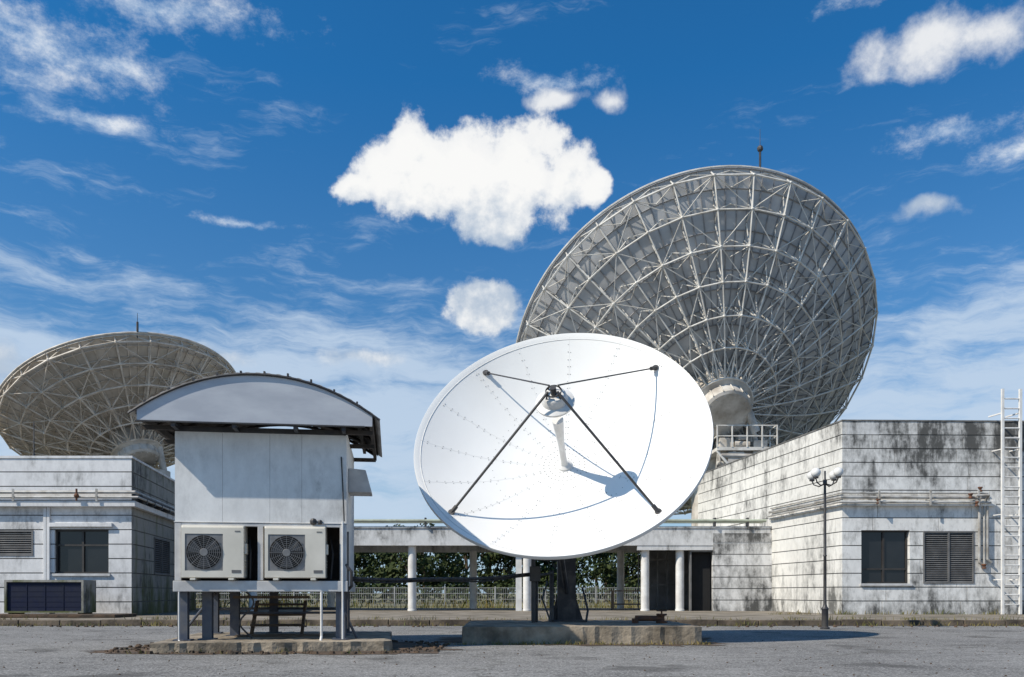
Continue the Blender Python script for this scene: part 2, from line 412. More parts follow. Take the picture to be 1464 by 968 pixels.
# ------------------------------------------------------------------ covered walkway
wk = empty('covered_walkway')
Yw = 30.8
mb = MB(); mb.box(-13.5, 9.5, Yw, Yw + .2, 2.55, 3.19); mb.box(-13.5, 9.5, Yw + .2, Yw + 5.2, 2.9, 3.05); mb.box(-13.5, 9.5, Yw + 5.2, Yw + 5.4, 2.55, 3.18)
mb.box(4.6, 9.35, Yw + .02, Yw + .18, 2.38, 2.548)
mb.obj('roof_slab', M_walk, wk)
mb = MB(); mb.box(-13.5, 9.5, Yw - .04, Yw + .22, 3.193, 3.25); mb.obj('coping', M_walk, wk)
mb = MB(); coursed(mb, Vector((7.38, Yw - .012, 0)), Vector((1, 0, 0)), Vector((0, 1, 0)), 2.2, .14, 3.0, .42, joint=99, parent=wk)
mb.obj('stained_wall', M_walkst, wk)
mb = MB()
for x in (-9.6, -3.7, .56, 4.93, 6.22): mb.lathe([(0, .14), (.17, .14), (.17, .20), (.155, .21), (.155, 2.546), (0, 2.546)], 20, Matrix.Translation((x, Yw + .3, 0)))
for x in (-7, -1.5, 2.0, 4.2, 5.6): mb.lathe([(.155, .14), (.155, 2.6)], 16, Matrix.Translation((x * 1.1, Yw + 4.9, 0)))
mb.box(.14, .36, Yw + .25, Yw + .5, .14, 2.54)
mb.obj('columns', M_whitep, wk, smooth=True, auto=40)
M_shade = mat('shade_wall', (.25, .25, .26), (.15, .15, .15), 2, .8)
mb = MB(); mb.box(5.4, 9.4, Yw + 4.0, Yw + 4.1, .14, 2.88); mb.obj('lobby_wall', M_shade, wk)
mb = MB(); mb.box(6.62, 7.36, Yw + .35, Yw + .4, .14, 2.35); mb.obj('door_leaf', M_black, wk)
mb = MB(); mb.box(6.56, 6.61, Yw + .1, Yw + .42, .14, 2.37); mb.box(6.61, 7.37, Yw + .1, Yw + .42, 2.32, 2.375)
for i in range(4): mb.box(5.0 + i * .38, 5.04 + i * .38, Yw + 2.5, Yw + 2.54, .14, 2.85)
mb.box(5.0, 6.5, Yw + 2.505, Yw + 2.535, 1.1, 1.16); mb.box(5.0, 6.5, Yw + 2.505, Yw + 2.535, 2.1, 2.16)
mb.obj('door_frame', M_louv, wk)
mb = MB(); mb.path([(-13, Yw - .1, 3.45), (9.3, Yw - .1, 3.45)], .055, 10); mb.path([(-13, Yw + .3, 3.42), (9.3, Yw + .3, 3.42)], .035, 8)
mb.obj('roof_pipe', M_pipeg, wk, smooth=True, auto=40)
mb = MB()
for x in (-6.5, -3.2, 0, 3.5, 7.4, 8.6): mb.box(x, x + .06, Yw - .13, Yw + .1, 3.252, 3.56)
mb.obj('pipe_brackets', M_post, wk)
bn = empty('wooden_table', (4.5, 32.6, .14))
mb = MB(); mb.box(-.7, .7, -.3, .3, .72, .77)
for a in (-.62, .56):
    for b_ in (-.25, .2): mb.box(a, a + .06, b_, b_ + .06, 0, .72)
mb.box(-.62, .62, -.02, .02, .2, .26); mb.obj('table', M_wood, bn)

# ------------------------------------------------------------------ fence, trees, grass
fe = empty('metal_fence')
mb = MB(); x = -28
while x < 34:
    mb.box(x - .04, x + .04, 49.96, 50.04, 0, 1.2); x += 3.0
x = -28
while x < 31.5:
    mb.box(x - .008, x + .008, 49.988, 50.012, .08, 1.1); x += .11
for zz in (.08, .42, .76, 1.1): mb.box(-28, 32, 49.975, 50.025, zz, zz + .03)
mb.obj('fence_panels', M_fence, fe)

def leaves(mb, c, r, n, size, rng, sq=.8):
    for _ in range(n):
        while True:
            p = Vector((rng.uniform(-1, 1), rng.uniform(-1, 1), rng.uniform(-1, 1)))
            if .35 < p.length < 1: break
        p = Vector((c[0] + p.x * r, c[1] + p.y * r, c[2] + p.z * r * sq))
        a = Vector((rng.gauss(0, 1), rng.gauss(0, 1), rng.gauss(0, 1))).normalized(); b = a.orthogonal().normalized()
        s = size * rng.uniform(.6, 1.3)
        mb.add([p - a * s - b * s * .4, p + a * s * .2 - b * s * .6, p + a * s + b * s * .3, p - a * s * .2 + b * s * .6], [(0, 1, 2, 3)])
rng = random.Random(21)
tr = empty('distant_trees')
mb = MB(); mt = MB()
x = -34
while x < 44:
    y = rng.uniform(64, 78); h = rng.uniform(4.9, 6.6)
    mt.tube((x, y, 0), (x + rng.uniform(-.3, .3), y, h * .6), .16, 6, .08)
    for _ in range(4):
        mt.tube((x, y, h * .4), (x + rng.uniform(-1.3, 1.3), y + rng.uniform(-1, 1), h * .8), .07, 5, .03)
    for _ in range(13):
        leaves(mb, (x + rng.gauss(0, 1.3), y + rng.gauss(0, .8), h * rng.uniform(.22, .92)), rng.uniform(.7, 1.2), 95, .18, rng)
    x += rng.uniform(1.1, 1.8)
x = -34
while x < 44:
    leaves(mb, (x, rng.uniform(60, 64), .8), rng.uniform(.7, 1.2), 80, .17, rng); x += .8
mb.obj('crowns', M_leaf, tr); mt.obj('trunks', M_wood, tr)

def blades(mb, x, y, z, n, h, spread, rng):
    for _ in range(n):
        px = x + rng.gauss(0, spread); py = y + rng.gauss(0, spread * .6); hh = h * rng.uniform(.4, 1.2)
        a = rng.uniform(0, 6.28); w = .006 + hh * .03; lx = rng.gauss(0, hh * .35); ly = rng.gauss(0, hh * .35)
        dx, dy = math.cos(a) * w, math.sin(a) * w
        mb.add([(px - dx, py - dy, z), (px + dx, py + dy, z), (px + lx * .5 + dx * .7, py + ly * .5 + dy * .7, z + hh * .6), (px + lx, py + ly, z + hh)], [(0, 1, 2), (0, 2, 3)])
mb = MB(); rng = random.Random(4)
x = -20
while x < 20:
    if rng.random() < .75: blades(mb, x, 20.35, .004, rng.randint(6, 30), rng.uniform(.04, .16), .14, rng)
    if rng.random() < .5: blades(mb, x, 20.7, .14, rng.randint(6, 24), rng.uniform(.05, .16), .18, rng)
    x += rng.uniform(.12, .4)
for _ in range(170): blades(mb, rng.uniform(-22, 26), rng.uniform(39, 49.5), 0, 22, rng.uniform(.2, .6), .5, rng)
for _ in range(60): blades(mb, rng.uniform(-.9, 3.1), rng.choice((12.93, 12.9)), .004, 8, rng.uniform(.03, .08), .08, rng)
for _ in range(45): blades(mb, rng.uniform(8, 18), 25.85, .14, 10, rng.uniform(.05, .2), .12, rng)
for _ in range(20): blades(mb, rng.uniform(-5, -1.6), rng.uniform(10.9, 11.2), .004, 6, rng.uniform(.03, .09), .08, rng)
mb.obj('dry_grass', M_weed)

# ------------------------------------------------------------------ slabs
def rough_slab(name, x0, x1, y0, y1, z1, rz=0, loc=(0, 0, 0), seed=1, m=None):
    rg = random.Random(seed); nx, ny = 40, 20
    bmv = []; fs = []
    for j in range(ny + 1):
        for i in range(nx + 1):
            x = x0 + (x1 - x0) * i / nx; y = y0 + (y1 - y0) * j / ny
            e = (i in (0, nx)) or (j in (0, ny))
            bmv.append((x + (rg.uniform(-.02, .02) if e else 0), y + (rg.uniform(-.02, .02) if e else 0), z1 + rg.uniform(-.006, .006) - (.012 if e else 0)))
    W = nx + 1
    for j in range(ny):
        for i in range(nx): fs.append((j * W + i, j * W + i + 1, (j + 1) * W + i + 1, (j + 1) * W + i))
    ring = [i for i in range(nx + 1)] + [j * W + nx for j in range(1, ny + 1)] + [ny * W + i for i in range(nx - 1, -1, -1)] + [j * W for j in range(ny - 1, 0, -1)]
    b0 = len(bmv)
    for k in ring:
        v = bmv[k]; bmv.append((v[0] + rg.uniform(-.012, .012), v[1] + rg.uniform(-.012, .012), z1 * .5))
    b1 = len(bmv)
    for k in ring:
        v = bmv[k]; bmv.append((v[0], v[1], -.02))
    n = len(ring)
    for k in range(n):
        q = (k + 1) % n; fs.append((ring[k], b0 + k, b0 + q, ring[q])); fs.append((b0 + k, b1 + k, b1 + q, b0 + q))
    mb = MB(); mb.add(bmv, fs); ob = mb.obj(name, m or M_slab); ob.location = loc; ob.rotation_euler = (0, 0, rz); return ob
rough_slab('concrete_slab', -.77, 2.94, 13.0, 15.8, .29, seed=2)

def dirt_patch(cx, cy, rx, ry, z, seed):
    rg = random.Random(seed); mb = MB(); n = 70; vs = [(cx, cy, z)]
    for i in range(n):
        t = 2 * math.pi * i / n; k = 1 + rg.uniform(-.13, .1) + .08 * math.sin(3 * t + seed)
        c, s_ = math.cos(t), math.sin(t); q = (abs(c) ** 5 + abs(s_) ** 5) ** (-.2)
        vs.append((cx + rx * c * q * k, cy + ry * s_ * q * k, z))
    mb.add(vs, [(0, i + 1, (i + 1) % n + 1) for i in range(n)]); return mb
dirt_patch(-3.3, 12.3, 2.25, 1.45, .009, 3).obj('dirt', M_dirt)
dirt_patch(1.2, 14.2, 2.2, 1.5, .009, 5).obj('dirt', M_dirt)
mb = MB(); rng = random.Random(8)
for _ in range(260):
    t = rng.uniform(0, 6.28); c, s_ = math.cos(t), math.sin(t); q = (abs(c) ** 5 + abs(s_) ** 5) ** (-.2)
    cx = -3.3 + 2.15 * c * q * rng.uniform(.85, 1.08); cy = 12.3 + 1.35 * s_ * q * rng.uniform(.9, 1.08); r = rng.uniform(.012, .05)
    vs = []; n = 6
    for (zz, k) in ((0, 1), (r * .8, .75)):
        for i in range(n):
            a = i * math.pi / 3; vs.append((cx + r * k * math.cos(a) * rng.uniform(.7, 1.3), cy + r * k * math.sin(a) * rng.uniform(.7, 1.3), zz + .004))
    mb.add(vs, [(i, (i + 1) % n, n + (i + 1) % n, n + i) for i in range(n)] + [tuple(range(n, 2 * n))])
for _ in range(160):
    cx = rng.uniform(-12, 14); cy = rng.uniform(19.5, 20.35); r = rng.uniform(.01, .05)
    mb.ball((cx, cy, .01), r, 6, 4)
for _ in range(500):
    cy = rng.uniform(7.5, 19.5); cx = rng.uniform(-.62, .62) * cy; r = rng.uniform(.004, .014)
    mb.ball((cx, cy, .005), r, 5, 3)
mb.obj('rubble', M_dirt)

# ------------------------------------------------------------------ equipment cabin
cab = empty('equipment_cabin', (-4.58, 11.4, 0), R(8.2))
Wc = 2.29; Dc = 2.4
rough_slab('concrete_slab', -.25, 2.9, -.30, 2.7, .15, rz=R(8.2), loc=(-4.58, 11.4, 0), seed=9)
mb = MB()
for (a, b) in ((0, .62), (.623, 1.25), (1.253, 1.68), (1.683, Wc)): mb.box(a, b, 0, .05, 1.76, 3.07)
mb.box(0, .05, .053, Dc, .97, 3.07)
for (a, b) in ((.053, .8), (.806, 1.6), (1.606, Dc)): mb.box(Wc - .05, Wc, a, b, .97, 3.07)
mb.box(.053, Wc - .053, Dc - .05, Dc, .97, 3.07)
mb.obj('wall_panels', M_cabin, cab)
mb = MB()
mb.box(.0, .085, -.015, .052, .97, 1.757); mb.box(2.2, Wc, -.015, .052, .97, 1.757); mb.box(1.09, 1.165, -.013, .5, .975, 1.755)
mb.box(-.02, Wc + .02, -.03, Dc + .02, .82, .968)
mb.box(.085, 2.2, -.012, .05, 1.715, 1.757)
mb.box(-.012, 2.3, -.02, .06, 1.76, 1.775)
mb.obj('frame', M_cabfr, cab, bevel=.006)
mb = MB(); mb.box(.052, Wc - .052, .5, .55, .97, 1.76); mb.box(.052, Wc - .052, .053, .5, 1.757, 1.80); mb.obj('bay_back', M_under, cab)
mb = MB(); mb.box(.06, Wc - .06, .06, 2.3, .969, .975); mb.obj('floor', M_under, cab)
x0, x1 = -.5, 2.755; cx = (x0 + x1) / 2; hw = (x1 - x0) / 2; zE, zC = 3.15, 3.72
def arch(x): return zE + (zC - zE) * (1 - abs((x - cx) / hw) ** 2.1)
n = 96; mb = MB(); ya, yb = -.35, 2.85
top = []
for i in range(n + 1):
    x = x0 + (x1 - x0) * i / n; top.append((x, arch(x) + .012 * (1 if i % 4 < 2 else 0)))
vs = []
for y in (ya, yb):
    for x, z in top: vs.append((x, y, z + .02))
for y in (ya, yb):
    for x, z in top: vs.append((x, y, z))
k = n + 1; fs = []
for i in range(n):
    fs += [(i, i + 1, k + i + 1, k + i), (2 * k + i + 1, 2 * k + i, 3 * k + i, 3 * k + i + 1), (2 * k + i, 2 * k + i + 1, i + 1, i), (k + i, k + i + 1, 3 * k + i + 1, 3 * k + i)]
fs += [(0, k, 3 * k, 2 * k), (n, 2 * k + n, 3 * k + n, k + n)]
mb.add(vs, fs); mb.obj('roof_sheet', M_roof, cab)
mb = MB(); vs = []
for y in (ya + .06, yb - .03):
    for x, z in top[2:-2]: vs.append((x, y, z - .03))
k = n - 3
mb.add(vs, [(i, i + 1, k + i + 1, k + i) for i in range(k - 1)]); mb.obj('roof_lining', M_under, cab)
mb = MB()
for y in (-.2, .6, 1.4, 2.2, 2.75):
    for i in range(4, n - 4, 4):
        p, q = top[i], top[min(i + 4, n - 4)]
        mb.tube((p[0], y, p[1] - .07), (q[0], y, q[1] - .07), .025, 6)
for x in (x0 + .12, x0 + .3, x1 - .3, x1 - .12): mb.box(x - .025, x + .025, ya + .05, yb - .05, arch(x) - .14, arch(x) - .05)
for y in (-.1, 1.0, 2.3):
    mb.box(x0 + .1, -.003, y, y + .05, 3.0, 3.06); mb.box(Wc + .003, x1 - .1, y, y + .05, 3.0, 3.06)
mb.obj('roof_purlins', M_under, cab)
mb = MB(); gy0, gy1 = ya + .02, ya + .045; zb = 3.075; vs = []
gi = range(3, n - 2)
for y in (gy0, gy1):
    for i in gi: vs.append((top[i][0], y, max(arch(top[i][0]) - .008, zb + .002)))
    for i in gi: vs.append((top[i][0], y, zb))
k = len(gi); fs = []
for i in range(k - 1):
    fs += [(k + i, k + i + 1, i + 1, i), (2 * k + i, 2 * k + i + 1, 3 * k + i + 1, 3 * k + i), (k + i + 1, k + i, 3 * k + i, 3 * k + i + 1)]
mb.add(vs, fs); mb.obj('gable', M_gable, cab)
mb = MB()
for i in range(n):
    mb.tube((top[i][0], ya, arch(top[i][0]) + .008), (top[i + 1][0], ya, arch(top[i + 1][0]) + .008), .016, 5)
for i in range(6, n, 9):
    p = top[i]; mb.box(p[0] - .012, p[0] + .012, ya - .012, ya + .04, p[1] + .01, p[1] + .05)
for x in (.02, .8, 1.6, 2.24): mb.box(x, x + .05, ya + .05, 0.0, 3.01, 3.06)
mb.obj('roof_trim', M_post, cab)
mb = MB(); mb.box(.0, Wc, -.02, -.003, 3.0, 3.07); mb.obj('head_trim', M_dark, cab)
mb = MB(); mb.box(-.42, 2.55, ya + .01, ya + .05, 3.06, 3.076); mb.obj('gable_angle', M_dark, cab)
mb = MB(); P = [(Wc + .002, .5, 2.27), (Wc + .34, .5, 2.27), (Wc + .34, 1.0, 2.27), (Wc + .002, 1.0, 2.27), (Wc + .002, .5, 2.62), (Wc + .25, .5, 2.60), (Wc + .25, 1.0, 2.60), (Wc + .002, 1.0, 2.62)]
mb.hexa(P); mb.obj('side_hood', M_cabfr, cab, bevel=.01)
mb = MB()
def ibeam(x, y, w=.13, z0=.15, z1=.818):
    mb.box(x, x + w, y, y + .015, z0, z1); mb.box(x, x + w, y + w - .015, y + w, z0, z1); mb.box(x + w / 2 - .008, x + w / 2 + .008, y + .015, y + w - .015, z0, z1)
    mb.box(x - .05, x + w + .05, y - .05, y + w + .05, z0 - .01, z0 + .018)
for (x, y) in ((.02, .05), (.30, .25), (2.14, .05), (.02, 2.1), (.95, 2.1), (2.1, 2.1), (.5, 1.2), (2.1, 1.2)): ibeam(x, y)
mb.tube((.04, .1, .2), (.1, 2.1, .8), .02); mb.tube((2.2, .1, .8), (2.2, 2.1, .2), .02)
mb.tube((2.22, .12, .6), (2.42, .3, .16), .02)
mb.tube((.1, 2.15, .55), (2.2, 2.15, .55), .02); mb.tube((.5, 1.25, .5), (2.15, 1.25, .5), .018)
mb.obj('legs', M_leg, cab)
mb = MB()
mb.tube((1.95, -.02, .82), (1.95, -.02, .2), .018); mb.tube((1.95, -.02, .2), (1.93, -.2, .01), .018)
mb.tube((2.24, -.03, .16), (2.24, -.03, 1.8), .014)
mb.path([(.06, -.03, .82), (.06, -.03, .16), (.18, -.28, .02)], .012)
mb.obj('conduits', M_whitep, cab)
mb = MB()
for i in range(14):
    t0 = i / 14; t1 = (i + 1) / 14
    f = lambda t: (.9 + .1 * math.sin(t * 7), .2 + .15 * t, .82 - .66 * t)
    mb.tube(f(t0), f(t1), .014, 6)
mb.path([(2.28, .0, 1.2), (2.36, -.02, 1.1), (2.36, .02, .9), (2.3, .1, .84)], .02)
mb.path([(2.31, .02, 1.66), (2.31, .02, .3)], .012)
mb.ball((1.84, -.02, 1.79), .05, 8, 5); mb.ball((1.93, -.02, 1.785), .035, 8, 5)
mb.path([(2.22, -.02, 2.7), (2.24, -.03, 2.3), (2.26, -.03, 1.8)], .010)
mb.path([(.93, .3, 1.6), (.98, .1, 1.35), (.97, .12, 1.0)], .012); mb.path([(2.05, .3, 1.6), (2.1, .1, 1.35), (2.07, .12, 1.0)], .012)
mb.obj('cables', M_dark, cab)
mb = MB()
for (z, y) in ((.28, 1.5), (.44, 1.7), (.6, 1.9)): mb.box(.75, 1.55, y, y + .22, z, z + .035)
for x in (.75, 1.51):
    mb.hexa([(x, 1.4, .15), (x + .04, 1.4, .15), (x + .04, 1.55, .15), (x, 1.55, .15), (x, 2.0, .68), (x + .04, 2.0, .68), (x + .04, 2.15, .68), (x, 2.15, .68)])
mb.box(.6, 1.7, .9, .95, .72, .76); mb.box(.6, 1.9, 1.0, 1.3, .15, .17)
mb.obj('steps', M_wood, cab)

def ac(xl, name='air_conditioner'):
    e = empty(name)
    e.location = Vector((-4.58, 11.4, 0)) + Matrix.Rotation(R(8.2), 3, 'Z') @ Vector((xl, -.09, .975)); e.rotation_euler = (0, 0, R(8.2))
    w, h, d = .82, .745, .32
    mb = MB(); mb.box(0, w, .012, d, .03, h - .012); mb.box(-.003, w + .003, .02, d, h - .03, h)
    mb.obj('casing', M_ac, e, bevel=.014)
    a0, a1, c0, c1 = .05, .545, .13, .63
    mb = MB(); mb.box(.004, a0, 0, .0115, .04, h - .035); mb.box(a1, w - .004, 0, .0115, .04, h - .035); mb.box(a0, a1, 0, .0115, .04, c0); mb.box(a0, a1, 0, .0115, c1, h - .035)
    mb.obj('fascia', M_ac, e)
    cxx, cz = (a0 + a1) / 2, (c0 + c1) / 2
    mb = MB(); mb.box(a0, a1, .008, .0112, c0, c1); mb.obj('grille_back', M_acg, e)
    RY = Matrix.Translation((cxx, 0, cz)) @ Matrix.Rotation(R(90), 4, 'X')
    mb = MB(); mb.lathe([(0, -.004), (.232, -.004), (.232, -.0075)], 40, RY); mb.obj('fan_opening', M_black, e)
    mb = MB()
    for i in range(3):
        t = i * 2.094 + .4; vs = []
        for (r, dt) in ((.05, 0), (.21, -.25), (.215, .55), (.06, .9)): vs.append(RY @ Vector((r * math.cos(t + dt), r * math.sin(t + dt), -.001)))
        mb.add(vs, [(0, 1, 2, 3)])
    mb.obj('fan_blades', M_acd, e)
    mb = MB()
    for r in [.05 + .026 * i for i in range(8)]:
        n = 36
        for i in range(n):
            t, t2 = 2 * math.pi * i / n, 2 * math.pi * (i + 1) / n
            mb.tube(RY @ Vector((r * math.cos(t), r * math.sin(t), .008)), RY @ Vector((r * math.cos(t2), r * math.sin(t2), .008)), .0028, 4, cap=False)
    for i in range(16):
        t = 2 * math.pi * i / 16; mb.tube(RY @ Vector((.04 * math.cos(t), .04 * math.sin(t), .010)), RY @ Vector((.24 * math.cos(t), .24 * math.sin(t), .010)), .003, 4)
    mb.lathe([(0, .014), (.05, .014), (.055, .008)], 20, RY)
    mb.obj('fan_guard', M_acg, e)
    mb = MB()
    for x in (.12, .62): mb.box(x, x + .07, -.02, d + .02, -.0, .03)
    for zz in (.18, .22, .26): mb.box(w + .001, w + .012, .05, .2, zz, zz + .012)
    mb.box(w + .001, w + .03, .04, .16, .36, .5)
    mb.obj('feet_and_cover', M_ac, e, bevel=.004)
    mb = MB(); mb.box(.66, .78, -.004, -.0005, .10, .14); mb.box(.70, .77, -.004, -.0005, .66, .675); mb.obj('rating_plate', M_louv, e)
    return e
ac(.10); ac(1.19)

# ------------------------------------------------------------------ white dish
b = Vector((-.15, -.830, .542)).normalized()
Rw = 2.48; dep = .78
Cw = Vector((.797, 14.0, 3.446)); Vx = Cw - b * dep
F = frame(b, Vx); wd = empty('satellite_dish', mw=F)
fw = Rw * Rw / (4 * dep); zf = lambda r: r * r / (4 * fw)
prof = [(Rw * i / 40, zf(Rw * i / 40)) for i in range(41)]
prof += [(Rw + .012, zf(Rw) + .004), (Rw + .02, zf(Rw) - .01), (Rw + .02, zf(Rw) - .07), (Rw - .02, zf(Rw) - .075)]
prof += [(Rw * i / 20, zf(Rw * i / 20) - .05) for i in range(19, -1, -1)]
mb = MB(); mb.lathe(prof, 128); mb.obj('reflector', M_white, wd, smooth=True, auto=35)
mb = MB(); rr_ = Rw * .965
mb.lathe([(rr_ - .006, zf(rr_) + .001), (rr_ - .004, zf(rr_) + .006), (rr_ + .004, zf(rr_) + .007), (rr_ + .006, zf(rr_) + .003)], 128); mb.obj('rim_seam', M_whitep, wd, smooth=True)
mb = MB(); ms = MB(); ns = 16
def onS(r, t, h=0.0): return Vector((r * math.cos(t), r * math.sin(t), zf(r) + h))
rb = random.Random(6)
for k in range(ns):
    t = 2 * math.pi * (k + .5) / ns + .19
    r = .44
    while r < Rw - .12:
        for s_ in (-1, 1):
            tt = t + s_ * .022 / r
            if rb.random() < .88:
                rj = r + rb.uniform(-.008, .008)
                p = onS(rj, tt, .001); q = onS(rj, tt, .006); mb.tube(p, q, rb.uniform(.006, .0095), 5)
        r += .125
    for j in range(24):
        ra, rb2 = .3 + (Rw - .35) * j / 24, .3 + (Rw - .35) * (j + 1) / 24
        ms.tube(onS(ra, t, -.001), onS(rb2, t, -.001), .0035, 4, cap=False)
for (rr, nn) in ((.17, 16), (.27, 24), (.36, 32)):
    for k in range(nn):
        t = 2 * math.pi * k / nn; mb.tube(onS(rr, t, .001), onS(rr, t, .008), .008, 5)
for rr in (Rw * .5,):
    for k in range(ns * 6):
        if k % 6 in (1, 3, 5):
            t = 2 * math.pi * k / (ns * 6); mb.tube(onS(rr, t, .001), onS(rr, t, .006), .006, 5)
mb.obj('bolts', M_bolt, wd); ms.obj('panel_seams', M_whitep, wd)
mb = MB()
mb.lathe([(.13, 0.0), (.13, .03), (.075, .06), (.06, .10), (.055, .35), (.06, .6), (.085, .95), (.095, 1.12), (.0, 1.12)], 24)
mb.obj('feed_horn', M_whitep, wd, smooth=True, auto=40)
ts = 1.50
mb = MB()
mb.lathe([(0, ts - .14), (.10, ts - .13), (.22, ts - .08), (.30, ts - .02), (.315, ts + .0), (.315, ts + .03), (.26, ts + .05), (.22, ts + .06), (.19, ts + .17), (.17, ts + .19), (.0, ts + .20)], 36)
mb.obj('subreflector', M_whitep, wd, smooth=True, auto=35)
mb = MB()
ap = ts + .34
mb.lathe([(0, ts + .2), (.05, ts + .2), (.05, ap), (.0, ap)], 12)
mb.lathe([(.12, ts + .24), (.13, ts + .24), (.13, ts + .27), (.12, ts + .27)], 20)
angs = [131, 46, 222, 316]
for k, a in enumerate(angs):
    t = R(a); q = onS(.91 * Rw, t, .01); p = Vector((.10 * math.cos(t), .10 * math.sin(t), ap - .03))
    mb.tube(q, p, .021 if k > 1 else .013, 8)
    mb.tube(q, q + (p - q).normalized() * .13, .036, 8)
    qq = onS(.91 * Rw, t, 0.0); mb.tube(qq, qq + Vector((0, 0, .03)), .055, 10)
    mb.tube(Vector((.2 * math.cos(t), .2 * math.sin(t), ts + .08)), p, .014, 6)
mb.obj('feed_struts', M_dark, wd)
mt_ = MB(); px_, py_ = .98, 15.15
mt_.box(px_ - .16, px_ + .16, py_ - .16, py_ + .16, .3, 2.35)
mt_.box(px_ - .32, px_ + .32, py_ - .32, py_ + .32, .29, .32)
for sx in (-1, 1):
    mt_.hexa([(px_ + sx * .16, py_ - .01, .32), (px_ + sx * .30, py_ - .01, .32), (px_ + sx * .30, py_ + .01, .32), (px_ + sx * .16, py_ + .01, .32)] + [(px_ + sx * .16, py_ - .01, .75), (px_ + sx * .165, py_ - .01, .75), (px_ + sx * .165, py_ + .01, .75), (px_ + sx * .16, py_ + .01, .75)])
ob = mt_.obj('pedestal', M_post, wd); ob.matrix_parent_inverse = F.inverted()
m2 = MB()
hubp = Vx - b * .45
m2.tube(Vx - b * .06, hubp, .45, 20, .3); m2.tube(hubp, Vector((px_, py_, 2.6)), .16, 10); m2.tube(Vector((px_ - .35, py_, 2.4)), Vector((px_ + .35, py_, 2.4)), .12, 12)
m2.tube(Vector((px_, py_ - .12, .8)), Cw - Vector(F.col[1][:3]) * 1.5 - b * .65, .045, 8)
m2.tube(Vector((px_ - .28, py_ - .35, .32)), Vector((px_ - .28, py_ - .35, 1.2)), .04, 8)
for k in range(12):
    t = 2 * math.pi * k / 12; q = F @ (onS(2.2, t, -.1)); m2.tube(F @ Vector((.4 * math.cos(t), .4 * math.sin(t), -.25)), q, .025, 5)
o2 = m2.obj('backing_frame', M_post, wd); o2.matrix_parent_inverse = F.inverted()
m3 = MB()
m3.path([(.36, 14.2, .3), (.36, 14.2, 1.35), (.36, 14.5, 1.4), (.8, 14.9, 1.4)], .035)
m3.path([(.42, 14.3, .3), (.42, 14.3, 1.1), (.7, 14.6, 1.15)], .025)
m3.path([(1.25, 14.9, .9), (1.32, 14.6, .5), (1.28, 14.5, .31)], .02)
m3.path([(.62, 14.7, 1.0), (.52, 14.4, .7), (.66, 14.3, .31)], .016)
m3.box(.3, .48, 14.1, 14.3, 1.0, 1.25)
o3 = m3.obj('cable_risers', M_dark, wd); o3.matrix_parent_inverse = F.inverted()

cbl = MB(); p0 = Vector((-2.35, 12.4, 1.02)); p1 = Vector((.36, 14.3, 1.12)); pts = []
for i in range(25):
    t = i / 24; p = p0.lerp(p1, t); p.z -= .05 * math.sin(math.pi * t) + .010 * math.sin(11 * t); pts.append(p)
cbl.path(pts, .026, 8); cbl.path([p + Vector((0, .03, -.035 - .008 * math.sin(i * .5))) for i, p in enumerate(pts)], .014, 6)
cbl.obj('power_cable', M_dark, None, smooth=True)

dv = empty('drain_valve', (2.35, 14.3, .29))
mb = MB(); mb.lathe([(0, 0), (.10, 0), (.10, .03), (.05, .04), (.05, .12), (.09, .13), (.09, .16), (0, .16)], 14, Matrix.Translation((.2, 0, 0)))
mb.tube((-.25, 0, .08), (.2, 0, .08), .05, 10); mb.tube((-.25, 0, .08), (-.25, 0, .0), .06, 10); mb.lathe([(.07, .2), (.09, .2), (.09, .215), (.07, .215)], 12, Matrix.Translation((.2, 0, 0))); mb.tube((.2, 0, .1), (.2, 0, .21), .015)
mb.obj('valve_body', M_rust, dv, bevel=.004)

